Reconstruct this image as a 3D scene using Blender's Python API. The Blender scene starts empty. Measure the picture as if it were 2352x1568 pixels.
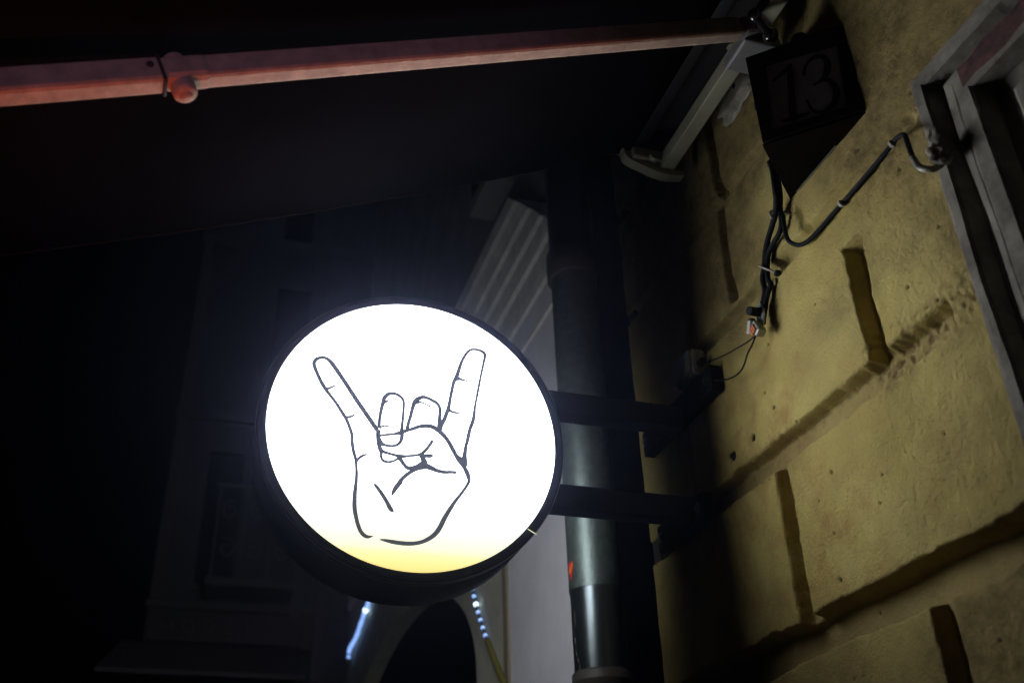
import bpy, bmesh, math, random
import numpy as np
from mathutils import Vector, Matrix

S = bpy.context.scene
COL = S.collection
random.seed(4)

# ------------------------------------------------------------------ camera
FPX, YAW, PIT, ROLL = 2330.0, 0.32196818, 0.542489738, -0.0327962305
EYE = Vector((0, 0, 1.6))
_f = Vector((math.sin(YAW)*math.cos(PIT), math.cos(YAW)*math.cos(PIT), math.sin(PIT)))
_r = Vector((math.cos(YAW), -math.sin(YAW), 0)); _u = _r.cross(_f)
CR = math.cos(ROLL)*_r + math.sin(ROLL)*_u
CU = -math.sin(ROLL)*_r + math.cos(ROLL)*_u
cam_d = bpy.data.cameras.new("camera"); cam = bpy.data.objects.new("camera", cam_d); COL.objects.link(cam)
cam.matrix_world = Matrix(((CR.x, CU.x, -_f.x, EYE.x), (CR.y, CU.y, -_f.y, EYE.y), (CR.z, CU.z, -_f.z, EYE.z), (0, 0, 0, 1)))
cam_d.sensor_width = 23.5; cam_d.lens = FPX/2352*23.5; cam_d.clip_start = .05; cam_d.clip_end = 300
cam_d.dof.use_dof = True; cam_d.dof.focus_distance = 2.33; cam_d.dof.aperture_fstop = 1.8
S.camera = cam

# ------------------------------------------------------------------ night sky, render settings
W = bpy.data.worlds.new("World"); S.world = W; W.use_nodes = True
wn = W.node_tree.nodes; wl = W.node_tree.links
bg = wn["Background"]; sky = wn.new("ShaderNodeTexSky"); sky.sky_type = 'NISHITA'; sky.sun_disc = False
sky.sun_elevation = math.radians(-6); sky.sun_rotation = math.radians(200)
wl.new(sky.outputs[0], bg.inputs[0]); bg.inputs[1].default_value = 0.006
S.view_settings.view_transform = 'Standard'; S.view_settings.look = 'None'
S.view_settings.exposure = 0; S.view_settings.gamma = 1
S.cycles.use_denoising = True
S.cycles.sample_clamp_direct = 5.; S.cycles.max_bounces = 6; S.cycles.volume_bounces = 0

# two coloured street lights that tint the awning arm (a red shop front and a violet one down the street)
def spot(name, loc, target, energy, color, size, blend, radius):
    l = bpy.data.lights.new(name, 'SPOT'); l.energy = energy; l.color = color
    l.spot_size = math.radians(size); l.spot_blend = blend; l.shadow_soft_size = radius
    o = bpy.data.objects.new(name, l); COL.objects.link(o); o.location = loc
    o.rotation_euler = (Vector(target)-Vector(loc)).to_track_quat('-Z', 'Y').to_euler()
    return o
spot("red_shop_light", (-0.25, 1.46, 0.45), (-0.06, 1.40, 3.0), 205, (1, .15, .055), 40, 1.0, .12)
spot("violet_shop_light", (-0.75, -3.0, 2.1), (-0.08, 1.38, 3.08), 175, (.85, .46, .82), 21, 1.0, .2)
SIGN_L = 5.6

# ------------------------------------------------------------------ helpers
def at(x, y, X=None, Y=None, P=None):
    """a reading of the photograph (2352 px wide) carried onto a vertical wall plane"""
    v = CR*((x-1176)/FPX) + CU*(-(y-784)/FPX) + _f
    if X is not None: t = (X-EYE.x)/v.x
    elif Y is not None: t = (Y-EYE.y)/v.y
    else: t = P[0].dot(P[1]-EYE)/P[0].dot(v)
    return EYE + v*t

MATS = {}
def mat(name, color, rough=.6, metal=0., var=.0, vscale=6., bump=0., bscale=60., color2=None, emis=None, estr=0., spec=.5, coat=0., aniso=None):
    if name in MATS: return MATS[name]
    m = bpy.data.materials.new(name); m.use_nodes = True; N = m.node_tree.nodes; L = m.node_tree.links
    b = N["Principled BSDF"]; b.inputs["Roughness"].default_value = rough; b.inputs["Metallic"].default_value = metal
    b.inputs["Specular IOR Level"].default_value = spec; b.inputs["Coat Weight"].default_value = coat
    b.inputs["Base Color"].default_value = (*color, 1)
    tc = N.new("ShaderNodeTexCoord")
    if var > 0 or color2:
        n = N.new("ShaderNodeTexNoise"); n.inputs["Scale"].default_value = vscale; n.inputs["Detail"].default_value = 8
        n.inputs["Roughness"].default_value = .65
        L.new(tc.outputs["Object"], n.inputs["Vector"])
        r = N.new("ShaderNodeValToRGB"); r.color_ramp.elements[0].position = .35; r.color_ramp.elements[1].position = .68
        c2 = color2 or tuple(max(0, c*(1-var)) for c in color); c1 = color if color2 else tuple(min(1, c*(1+var*.4)) for c in color)
        r.color_ramp.elements[0].color = (*c2, 1); r.color_ramp.elements[1].color = (*c1, 1)
        L.new(n.outputs[0], r.inputs[0]); L.new(r.outputs[0], b.inputs["Base Color"])
        mr = N.new("ShaderNodeMapRange"); mr.inputs[3].default_value = max(.05, rough-.12); mr.inputs[4].default_value = min(1, rough+.12)
        L.new(n.outputs[0], mr.inputs[0]); L.new(mr.outputs[0], b.inputs["Roughness"])
    if bump > 0:
        n2 = N.new("ShaderNodeTexNoise"); n2.inputs["Scale"].default_value = bscale; n2.inputs["Detail"].default_value = 6
        L.new(tc.outputs["Object"], n2.inputs["Vector"])
        bp = N.new("ShaderNodeBump"); bp.inputs["Strength"].default_value = bump; bp.inputs["Distance"].default_value = .004
        L.new(n2.outputs[0], bp.inputs["Height"]); L.new(bp.outputs[0], b.inputs["Normal"])
    if emis:
        b.inputs["Emission Color"].default_value = (*emis, 1); b.inputs["Emission Strength"].default_value = estr
    MATS[name] = m; return m

def obj(name, bm, m=None, parent=None, smooth=False):
    me = bpy.data.meshes.new(name)
    if isinstance(bm, bmesh.types.BMesh):
        bmesh.ops.recalc_face_normals(bm, faces=bm.faces); bm.to_mesh(me); bm.free()
    else: me = bm
    o = bpy.data.objects.new(name, me); COL.objects.link(o)
    if m: me.materials.append(m)
    if smooth:
        for p in me.polygons: p.use_smooth = True
    if parent: o.parent = parent; o.matrix_parent_inverse = Matrix.Translation(-parent.location)
    return o
def thing(name, label, cat, loc=(0, 0, 0), group=None):
    o = bpy.data.objects.new(name, None); COL.objects.link(o); o.location = loc
    o["label"] = label; o["category"] = cat; o.empty_display_size = .05
    if group: o["group"] = group
    return o
def tag(o, label, cat, group=None):
    o["label"] = label; o["category"] = cat
    if group: o["group"] = group
    return o
def struct(o): o["kind"] = "structure"; return o

def box(bm, lo, hi, bevel=0., M=None):
    lo, hi = Vector(lo), Vector(hi); c = (lo+hi)/2; s = hi-lo
    r = bmesh.ops.create_cube(bm, size=1, matrix=Matrix.Translation(c) @ Matrix.Diagonal((s.x, s.y, s.z, 1)))
    vs = r["verts"]
    if bevel > 0:
        es = list({e for v in vs for e in v.link_edges})
        rr = bmesh.ops.bevel(bm, geom=es, offset=bevel, segments=2, affect='EDGES', profile=.5)
        vs = list({v for f in rr["faces"] for v in f.verts} | {v for v in vs if v.is_valid})
    if M is not None: bmesh.ops.transform(bm, matrix=M, verts=[v for v in vs if v.is_valid])
    return bm
def nb(): return bmesh.new()
def beam(bm, a, b, w, h, up=Vector((0, 0, 1)), bevel=.004):
    """rectangular bar from a to b: w across, h along up"""
    a, b = Vector(a), Vector(b); d = (b-a); L = d.length; z = d.normalized(); x = z.cross(up).normalized(); y = x.cross(z)
    y = x.cross(z)*-1
    M = Matrix((( x.x, y.x, z.x, a.x), (x.y, y.y, z.y, a.y), (x.z, y.z, z.z, a.z), (0, 0, 0, 1)))
    return box(bm, (-w/2, -h/2, 0), (w/2, h/2, L), bevel, M)
def cyl(bm, a, b, r, seg=24, r2=None, caps=True):
    a, b = Vector(a), Vector(b); d = b-a
    M = Matrix.Translation((a+b)/2) @ d.to_track_quat('Z', 'Y').to_matrix().to_4x4()
    bmesh.ops.create_cone(bm, cap_ends=caps, segments=seg, radius1=r, radius2=r if r2 is None else r2, depth=d.length, matrix=M)
    return bm
def spline(pts, n=8):
    P = [Vector(p) for p in pts]
    if len(P) < 3: return P
    Q = [P[0]*2-P[1]] + P + [P[-1]*2-P[-2]]; out = []
    for i in range(1, len(Q)-2):
        for k in range(n):
            t = k/n; a, b, c, d = Q[i-1], Q[i], Q[i+1], Q[i+2]
            out.append(.5*((2*b)+(c-a)*t+(2*a-5*b+4*c-d)*t*t+(3*b-a-3*c+d)*t**3))
    out.append(P[-1]); return out
def tube(bm, pts, r, seg=10, n=8, smooth=True, flat=1.0, cap=True):
    P = spline(pts, n) if smooth else [Vector(p) for p in pts]
    R = r if callable(r) else (lambda t: r)
    rings = []; ref = Vector((1, 0, 0))
    for i, p in enumerate(P):
        d = (P[min(i+1, len(P)-1)]-P[max(i-1, 0)]).normalized()
        x = (ref-d*ref.dot(d))
        if x.length < .1: x = Vector((0, 1, 0)).cross(d)
        x.normalize(); y = d.cross(x); rr = R(i/(len(P)-1)); ref = x
        rings.append([bm.verts.new(p+(x*math.cos(2*math.pi*k/seg)*flat+y*math.sin(2*math.pi*k/seg))*rr) for k in range(seg)])
    for a, b in zip(rings, rings[1:]):
        for k in range(seg): bm.faces.new((a[k], a[(k+1) % seg], b[(k+1) % seg], b[k]))
    if cap: bm.faces.new(rings[0][::-1]); bm.faces.new(rings[-1])
    return bm
def lathe(bm, origin, axis, prof, seg=48):
    """prof: (radius, distance along axis)"""
    q = Vector(axis).to_track_quat('Z', 'Y').to_matrix(); o = Vector(origin); rings = []
    for r, h in prof:
        if r < 1e-6: rings.append([bm.verts.new(o+q@Vector((0, 0, h)))])
        else: rings.append([bm.verts.new(o+q@Vector((r*math.cos(2*math.pi*k/seg), r*math.sin(2*math.pi*k/seg), h))) for k in range(seg)])
    for a, b in zip(rings, rings[1:]):
        for k in range(seg):
            k2 = (k+1) % seg
            if len(a) == 1: bm.faces.new((a[0], b[k2], b[k]))
            elif len(b) == 1: bm.faces.new((a[k], a[k2], b[0]))
            else: bm.faces.new((a[k], a[k2], b[k2], b[k]))
    return bm
def prism(bm, poly, off):
    """solid from a planar polygon pushed by the vector off"""
    a = [bm.verts.new(p) for p in poly]; b = [bm.verts.new(Vector(p)+Vector(off)) for p in poly]
    bm.faces.new(a); bm.faces.new(b[::-1]); n = len(a)
    for i in range(n): bm.faces.new((a[i], b[i], b[(i+1) % n], a[(i+1) % n]))
    return bm
def ribbon(bm, pts, mapf, nrm, lift=0., n=6, sc=1., thick=.0):
    """a painted stroke of changing width; pts = (u, v, width) readings, mapf carries them to the surface"""
    P = spline([Vector(p) for p in pts], n); L = []; R_ = []; nrm = Vector(nrm)
    for i, p in enumerate(P):
        d = P[min(i+1, len(P)-1)]-P[max(i-1, 0)]; d.z = 0
        if d.length < 1e-9: d = Vector((1, 0, 0))
        d.normalize(); s = Vector((-d.y, d.x, 0))*max(p.z, .5)*.5*sc
        L.append(bm.verts.new(mapf(p.x+s.x, p.y+s.y)+nrm*lift)); R_.append(bm.verts.new(mapf(p.x-s.x, p.y-s.y)+nrm*lift))
    for i in range(len(P)-1):
        bm.faces.new((L[i], L[i+1], R_[i+1], R_[i]))
    for q, w in ((P[0], pts[0][2]), (P[-1], pts[-1][2])):   # round ends
        if w > 8:
            c = bm.verts.new(mapf(q.x, q.y)+nrm*(lift+.00006)); k = 12
            ring = [bm.verts.new(mapf(q.x+math.cos(2*math.pi*j/k)*w*.48*sc, q.y+math.sin(2*math.pi*j/k)*w*.48*sc)+nrm*(lift+.00006)) for j in range(k)]
            for j in range(k): bm.faces.new((c, ring[j], ring[(j+1) % k]))
    return bm

XW = 1.2     # street face of the rusticated wall

# ------------------------------------------------------------------ ground
bm = nb(); bmesh.ops.create_grid(bm, x_segments=2, y_segments=2, size=60)
struct(obj("street", bm, mat("asphalt", (.05, .05, .052), .85, bump=.5, bscale=80, var=.3)))
bm = nb(); box(bm, (-.6, -20, .004), (XW, 7.9, .13), .01)
struct(obj("pavement", bm, mat("paving_stone", (.16, .15, .14), .8, bump=.4, bscale=40, var=.3)))

# ------------------------------------------------------------------ rusticated plaster wall
rng = np.random.default_rng(11)
def vnoise(y, z, s, seed):
    g = np.random.default_rng(seed).random((257, 257)); a = y*s+31.7; b = z*s+11.3
    i = np.floor(a).astype(int); j = np.floor(b).astype(int); u = a-i; v = b-j; u = u*u*(3-2*u); v = v*v*(3-2*v)
    i0, i1, j0, j1 = i % 257, (i+1) % 257, j % 257, (j+1) % 257
    return (g[i0, j0]*(1-u)*(1-v)+g[i1, j0]*u*(1-v)+g[i0, j1]*(1-u)*v+g[i1, j1]*u*v)*2-1
def fbm(y, z, s, seed, o=4): return sum(vnoise(y, z, s*2**k, seed+k)/2**k for k in range(o))
def axis(segs):
    out = [segs[0][0]]
    for a, b, st in segs:
        n = max(1, round((b-a)/st)); out += list(a+(b-a)*np.arange(1, n+1)/n)
    return np.array(out)
OPEN_Y, OPEN_Z = 1.112, 3.012        # far edge and head of the door opening
ys = axis([(-5, -.5, .15), (-.5, .8, .03), (.8, 1.1, .0045), (1.1, 1.95, .0031), (1.95, 2.0, .005), (2.0, 2.444, .007)])
zs = axis([(0, 1.6, .06), (1.6, 1.9, .02), (1.9, 3.2, .0033), (3.2, 3.6, .005), (3.6, 3.9, .008), (3.9, 6.5, .08)])
YY, ZZ = np.meshgrid(ys, zs, indexing='ij')
wy = YY + .006*vnoise(YY, ZZ, 10, 3)+.0022*fbm(YY, ZZ, 55, 15, 2); wz = ZZ + .005*fbm(YY, ZZ, 9, 5, 3)+.0025*fbm(YY, ZZ, 50, 25, 2)
def sstep(e0, e1, x): t = np.clip((x-e0)/(e1-e0), 0, 1); return t*t*(3-2*t)
def groove(c, hw, x, soft=.009): return 1-sstep(hw-soft*.5, hw+soft, np.abs(x-c))
G = np.zeros_like(YY); chip = np.zeros_like(YY)
def hor(z, hw, y0, y1, dep):
    global G
    m = groove(z, hw, wz)*sstep(y0-.02, y0+.01, wy)*(1-sstep(y1-.005, y1+.01, wy)); G = np.maximum(G, m*dep)
def verg(y, hw, z0, z1, dep):
    global G
    m = groove(y, hw, wy)*sstep(z0-.01, z0+.005, wz)*(1-sstep(z1-.006, z1+.008, wz)); G = np.maximum(G, m*dep)
hor(2.529, .028, 1.19, 3, 1.0); hor(2.125, .034, .9, 3, 1.4)
hor(2.945, .015, 1.50, 3, .7); hor(2.945, .012, 1.14, 1.56, .42)
hor(3.285, .013, 1.5, 3, .6); hor(3.68, .018, -5, 3, .8); hor(4.08, .02, -5, 3, 1)
for z in (.55, .95, 1.35, 1.72): hor(z, .022, -5, 3, 1)
verg(1.382, .023, 2.53, 2.835, 1.0); verg(1.772, .019, 2.12, 2.53, .9); verg(1.378, .021, 1.72, 2.104, 1.0)
verg(1.838, .013, 2.985, 3.29, .75); verg(1.823, .014, 3.29, 3.68, .8); verg(2.17, .016, 2.53, 2.94, .7); verg(2.2, .016, 1.72, 2.12, .8)
for k, z in enumerate((.0, .55, .95, 1.35)): verg(1.8 if k % 2 else 2.15, .02, z, z+.4, 1)
for y in (-4.2, -3.4, -2.6, -1.8, -1, -.2, .6): verg(y, .02, 3.68, 4.08, .9)
# broken plaster along the joints, pockmarks, drill holes
rough_band = np.exp(-((ZZ-2.535)/.05)**2)*(1-sstep(1.36, 1.45, YY))+np.exp(-(((YY-1.40)/.06)**2+((ZZ-2.57)/.07)**2))*.9+np.exp(-(((YY-1.83)/.05)**2+((ZZ-3.31)/.05)**2))*1.4
rough_band += .45*np.exp(-((ZZ-2.55)/.03)**2)*(YY > 1.36)*(YY < 2)+.35*np.exp(-((ZZ-2.90)/.05)**2)*(YY < 1.45)*(YY > 1.1)
chip = np.clip(rough_band, 0, 1.3)*np.clip(fbm(YY, ZZ, 70, 40, 4)+.1, 0, 1)
DEP = .034
disp = -G*DEP + .0016*fbm(YY, ZZ, 7, 60, 3) + .0006*fbm(YY, ZZ, 38, 70, 3)*(1+.5*(YY < 1.4)) - chip*.0042
disp += np.clip(rough_band, 0, 1)*.0016*fbm(YY, ZZ, 110, 90, 2)+.00035*fbm(YY, ZZ, 140, 95, 1)*(1+1.3*(YY < 1.45))
holes = np.zeros_like(YY)
for hy, hz, hr in ((1.853, 2.607, .0085), (1.952, 2.605, .0115), (1.965, 2.612, .007)):
    e = np.exp(-(((YY-hy)**2+(ZZ-hz)**2)/hr**2)**2); holes = np.maximum(holes, e)
for k in range(34):
    hy, hz, hr = rng.uniform(1.1, 1.9), rng.uniform(1.95, 3.2), rng.uniform(.003, .006)
    if hr > .005 and k % 3: hr = .0035
    e = np.exp(-(((YY-hy)**2+(ZZ-hz)**2)/hr**2)**2)*.5; holes = np.maximum(holes, e)
# hairline cracks
crack = np.zeros_like(YY)
for (y0, z0, ang, ln) in ((1.30, 2.78, 1.9, .12), (1.87, 2.60, .1, .16), (1.25, 2.25, 1.6, .2), (1.72, 2.56, 1.2, .2), (1.62, 2.42, .3, .12), (1.22, 2.68, 1.5, .15), (1.16, 2.2, 1.7, .16), (1.5, 2.75, 1.7, .1)):
    y, z = y0, z0
    for s in range(int(ln/.003)):
        ang += random.uniform(-.35, .35); y += .003*math.cos(ang); z += .003*math.sin(ang)
        i = np.searchsorted(ys, y); j = np.searchsorted(zs, z)
        if 0 < i < len(ys) and 0 < j < len(zs): crack[i, j] = 1
disp -= holes*.010 + crack*.0009
edge = sstep(OPEN_Y+.02, OPEN_Y, YY)*(ZZ < OPEN_Z+.02)
ny, nz = len(ys), len(zs)
co = np.stack([XW-disp, YY, ZZ], -1).reshape(-1, 3).astype(np.float32)
idx = np.arange(ny*nz).reshape(ny, nz)
q = np.stack([idx[:-1, :-1], idx[:-1, 1:], idx[1:, 1:], idx[1:, :-1]], -1).reshape(-1, 4)
cy = (YY[:-1, :-1]+YY[1:, 1:])/2; cz = (ZZ[:-1, :-1]+ZZ[1:, 1:])/2
keep = ~((cy < OPEN_Y) & (cy > .05) & (cz < OPEN_Z)).reshape(-1)
q = q[keep]
me = bpy.data.meshes.new("wall"); me.vertices.add(len(co)); me.vertices.foreach_set("co", co.ravel())
me.loops.add(q.size); me.loops.foreach_set("vertex_index", q.ravel().astype(np.int32))
me.polygons.add(len(q)); me.polygons.foreach_set("loop_start", (np.arange(len(q))*4).astype(np.int32)); me.polygons.foreach_set("loop_total", np.full(len(q), 4, np.int32))
me.update(calc_edges=True); me.polygons.foreach_set("use_smooth", np.ones(len(q), bool))
for nm, arr in (("joint", np.clip(G, 0, 1)), ("bare", np.clip(chip*1.6+holes*2+crack*.4, 0, 1)), ("hole", np.clip(holes*1.6+crack*.12, 0, 1)), ("falloff_stain", np.clip(sstep(2.6, 3.35, ZZ+.25*vnoise(YY, ZZ, 4, 200))*1.0+sstep(1.68, 1.05, YY+.14*vnoise(YY, ZZ, 5, 210))*.62+sstep(2.3, 1.95, ZZ+.1*vnoise(YY, ZZ, 6, 230))*.85+.14*fbm(YY, ZZ, 12, 220), 0, 1))):  # last mask paints the light falling off high, low and doorward, mottled brown
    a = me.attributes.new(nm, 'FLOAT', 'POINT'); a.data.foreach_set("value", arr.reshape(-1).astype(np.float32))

def plaster():
    m = bpy.data.materials.new("ochre_plaster"); m.use_nodes = True; N = m.node_tree.nodes; L = m.node_tree.links
    b = N["Principled BSDF"]; b.inputs["Roughness"].default_value = .88; b.inputs["Specular IOR Level"].default_value = .08
    tc = N.new("ShaderNodeTexCoord")
    def noise(s, d=6, r=.6):
        n = N.new("ShaderNodeTexNoise"); n.inputs["Scale"].default_value = s; n.inputs["Detail"].default_value = d; n.inputs["Roughness"].default_value = r
        L.new(tc.outputs["Object"], n.inputs["Vector"]); return n
    def mix(fac, a, b_):
        x = N.new("ShaderNodeMix"); x.data_type = 'RGBA'
        L.new(fac, x.inputs["Factor"])
        for s, v in (("A", a), ("B", b_)):
            k = x.inputs[6] if s == "A" else x.inputs[7]
            if isinstance(v, tuple): k.default_value = (*v, 1)
            else: L.new(v, k)
        return x.outputs[2]
    def ramp(src, lo, hi):
        r = N.new("ShaderNodeMapRange"); r.inputs[1].default_value = lo; r.inputs[2].default_value = hi; r.clamp = True
        L.new(src, r.inputs[0]); return r.outputs[0]
    n1 = noise(3.2, 8, .62); n2 = noise(22, 6, .7); n3 = noise(160, 4, .7); n4 = noise(11, 8, .7)
    c = mix(ramp(n1.outputs[0], .38, .64), (.53, .43, .135), (.61, .515, .185))
    c = mix(ramp(n2.outputs[0], .60, .88), c, (.44, .35, .12))
    c = mix(ramp(noise(1.3, 4, .5).outputs[0], .46, .62), c, mix(ramp(n4.outputs[0], .42, .62), c, (.43, .30, .10)))
    c = mix(ramp(n3.outputs[0], .62, .76), c, (.26, .19, .07))
    ag = N.new("ShaderNodeAttribute"); ag.attribute_name = "falloff_stain"
    c = mix(ag.outputs["Fac"], c, mix(ramp(n2.outputs[0], .35, .6), (.13, .10, .04), (.25, .19, .075)))  # painted dimming of the lit wall, with browner patches
    aj = N.new("ShaderNodeAttribute"); aj.attribute_name = "joint"
    c = mix(ramp(aj.outputs["Fac"], .25, 1.9), c, (.27, .20, .10))
    ab = N.new("ShaderNodeAttribute"); ab.attribute_name = "bare"
    c = mix(ramp(ab.outputs["Fac"], .15, 1.3), c, (.22, .16, .07))
    ah = N.new("ShaderNodeAttribute"); ah.attribute_name = "hole"
    c = mix(ramp(ah.outputs["Fac"], .3, .9), c, (.03, .025, .02))
    L.new(c, b.inputs["Base Color"])
    bp = N.new("ShaderNodeBump"); bp.inputs["Strength"].default_value = 1.; bp.inputs["Distance"].default_value = .004
    L.new(n3.outputs[0], bp.inputs["Height"])
    bp2 = N.new("ShaderNodeBump"); bp2.inputs["Strength"].default_value = .6; bp2.inputs["Distance"].default_value = .005
    L.new(n4.outputs[0], bp2.inputs["Height"]); L.new(bp.outputs[0], bp2.inputs["Normal"])
    L.new(bp2.outputs[0], b.inputs["Normal"])
    return m
bld = thing("corner_building", "ochre plastered building with block joints and a moulded door surround, filling the right side", "building", (XW, 0, 0))
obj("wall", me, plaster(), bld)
M_DARK = mat("gap_shade_plaster", (.07, .062, .045), .9, bump=.4, bscale=50, var=.4)  # shade of the gap beside the downpipe is put into this dark colour
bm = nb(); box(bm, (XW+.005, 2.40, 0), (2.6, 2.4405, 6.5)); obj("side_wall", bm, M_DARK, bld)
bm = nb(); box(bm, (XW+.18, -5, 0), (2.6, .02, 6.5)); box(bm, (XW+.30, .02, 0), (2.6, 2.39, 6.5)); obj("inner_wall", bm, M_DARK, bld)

# moulded surround swept round the opening corner: (s inward from the edge, h out of the wall)
prof = [(-.001, -.30), (-.001, .0035), (.004, .0045), (.022, .004), (.027, -.002), (.030, -.034), (.060, -.034), (.066, -.012), (.070, .001), (.086, .004), (.089, .0028),
        (.092, .005), (.122, .005), (.127, .001), (.134, -.035), (.185, -.037), (.19, -.012), (.20, -.004), (.285, -.006), (.29, -.02), (.30, -.06), (.36, -.062), (.37, -.05), (.42, -.05), (.43, -.2)]
bm = nb(); rows = []
def wob(s, k, a): return .0022*math.sin(k*7.3+s*90)+.0018*math.sin(k*17.1+s*40+1)*a
for s, h in prof:
    col = []
    for k in range(60):
        z = (OPEN_Z-s)*k/59.
        col.append(bm.verts.new((XW-h+.0006*math.sin(z*61+s*300), OPEN_Y-s+(wob(s, z, 1) if 0 < s < .12 else 0), z)))
    for k in range(1, 40):
        y = OPEN_Y-s-(OPEN_Y-s-.05)*k/39
        col.append(bm.verts.new((XW-h+.0006*math.sin(y*61+s*300), y, OPEN_Z-s+(wob(s, y, 1) if 0 < s < .12 else 0))))
    rows.append(col)
for a, b in zip(rows, rows[1:]):
    for k in range(len(a)-1): bm.faces.new((a[k], a[k+1], b[k+1], b[k]))
M_TRIM = mat("old_white_trim", (.25, .23, .185), .9, bump=1.0, bscale=45, color2=(.11, .10, .085), vscale=14, spec=.05)
fr = obj("door_surround", bm, M_TRIM, bld, smooth=False)
bm = nb(); box(bm, (XW+.19, .05, 0), (XW+.2, OPEN_Y-.3, OPEN_Z-.3)); obj("door_pane", bm, mat("dark_glass", (.01, .01, .012), .12, spec=.6), bld)
# a smear of red paint across the head of the surround
bm = nb(); g = []
for k in range(16):
    y = 1.0-k*.035; g.append((bm.verts.new((XW-.0058, y, OPEN_Z-.071-.004*math.sin(k*2.1))), bm.verts.new((XW-.0056, y, OPEN_Z-.117+.004*math.sin(k*1.7)))))
for a, b in zip(g, g[1:]): bm.faces.new((a[0], b[0], b[1], a[1]))
obj("paint_smear", bm, mat("faded_red_paint", (.085, .03, .026), .9, var=.8, vscale=40, bump=.6, bscale=60), bld)
# lump of mortar where the cable enters the surround
def lump(name, c, r, m, parent, seed=0, squash=(1, 1, 1)):
    bm = nb(); bmesh.ops.create_icosphere(bm, subdivisions=4, radius=1)
    rs = random.Random(seed); ph = [rs.uniform(0, 6) for _ in range(9)]
    for v in bm.verts:
        n = v.co.copy(); k = 1+.22*math.sin(3*n.x+ph[0])*math.sin(4*n.y+ph[1])+.16*math.sin(7*n.z+ph[2])*math.sin(6*n.x+ph[3])+.09*math.sin(15*n.y+ph[4])*math.sin(13*n.z+ph[5])
        v.co = Vector((n.x*squash[0], n.y*squash[1], n.z*squash[2]))*k*r+Vector(c)
    return obj(name, bm, m, parent, smooth=True)
pm = at(2163, 354, X=XW-.030)
lump("mortar_patch", pm, .019, M_TRIM, bld, 3, (1.1, 1, 1.2))
pm = at(2150, 322, X=XW-.010)
lump("mortar_patch", pm, .014, M_TRIM, bld, 5, (.5, 1, 1.9))

# ------------------------------------------------------------------ round lightbox sign
SC = Vector((.448, 2.056, 2.635)); RI, RO, DEPB = .337, .358, .180
sg = thing("lightbox_sign", "round glowing white lightbox sign with a black line drawing of a horned hand", "sign", (XW, 2.14, 2.65))
M_BLK = mat("black_powder_coat", (.022, .022, .023), .5, spec=.3, bump=.15, bscale=220, var=.3, vscale=8)
M_BLK2 = mat("black_steel", (.008, .008, .008), .7, spec=.12, bump=.2, bscale=150)
AX = (0, 1, 0)
bm = nb(); lathe(bm, SC, AX, [(RI, .004), (RI, -.0005), (RI+.002, -.001), (RO-.004, -.001), (RO-.001, .000), (RO, .003), (RO, .0275), (RO-.002, .028), (RO-.002, .029), (RO, .0295),
    (RO, DEPB-.01), (RO-.001, DEPB-.003), (RI, DEPB+.001), (RI, DEPB-.020)], 160)
obj("housing", bm, M_BLK, sg, smooth=False)
for p in sg.children[0].data.polygons: p.use_smooth = p.area < 1
bm = nb(); lathe(bm, SC, AX, [(RO+.0002, .0008), (RO+.0012, .0018), (RO+.0012, .0032), (RO+.0002, .0042)], 160)
obj("trim_ring", bm, mat("bare_metal_edge", (.35, .33, .30), .35, metal=1, emis=None), sg, smooth=True)

def face_mat(strength, k_dir=0.):
    m = bpy.data.materials.new("lit_acrylic"); m.use_nodes = True; N = m.node_tree.nodes; L = m.node_tree.links
    b = N["Principled BSDF"]; b.inputs["Base Color"].default_value = (.7, .7, .68, 1); b.inputs["Roughness"].default_value = .3
    tc = N.new("ShaderNodeTexCoord"); sp = N.new("ShaderNodeSeparateXYZ"); L.new(tc.outputs["Object"], sp.inputs[0])
    # the tubes inside stop short of the bottom edge: brightness falls away there
    r = N.new("ShaderNodeValToRGB"); mr = N.new("ShaderNodeMapRange"); mr.inputs[1].default_value = -.345; mr.inputs[2].default_value = -.045
    L.new(sp.outputs[2], mr.inputs[0]); L.new(mr.outputs[0], r.inputs[0])
    e = r.color_ramp.elements
    def V(*c): k = 12.; return (c[0]/k, c[1]/k, c[2]/k, 1)
    e[0].position = 0; e[0].color = V(.56, .40, .12)
    e[1].position = 1; e[1].color = V(10.4, 10.7, 11.6)
    for z, c in ((-.318, (.56, .47, .17)), (-.296, (.57, .51, .25)), (-.284, (.575, .555, .38)), (-.255, (.61, .60, .46)), (-.215, (.74, .73, .61)), (-.16, (1.6, 1.6, 1.55)), (-.10, (5.5, 5.6, 5.8))):
        k = e.new((z+.345)/.30); k.color = V(*c)
    L.new(r.outputs[0], b.inputs["Emission Color"]); b.inputs["Emission Strength"].default_value = strength
    if k_dir:   # diffuser film: it throws its light mostly straight out, less to the side
        ge = N.new("ShaderNodeNewGeometry"); dt = N.new("ShaderNodeVectorMath"); dt.operation = 'DOT_PRODUCT'
        L.new(ge.outputs["Normal"], dt.inputs[0]); L.new(ge.outputs["Incoming"], dt.inputs[1])
        ab = N.new("ShaderNodeMath"); ab.operation = 'ABSOLUTE'; L.new(dt.outputs["Value"], ab.inputs[0])
        pw = N.new("ShaderNodeMath"); pw.operation = 'POWER'; pw.inputs[1].default_value = k_dir; L.new(ab.outputs[0], pw.inputs[0])
        ml = N.new("ShaderNodeMath"); ml.operation = 'MULTIPLY'; ml.inputs[1].default_value = strength; L.new(pw.outputs[0], ml.inputs[0])
        L.new(ml.outputs[0], b.inputs["Emission Strength"])
    return m
M_FACE = face_mat(26., .8); M_BACK = face_mat(20., 1.6)
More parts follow.
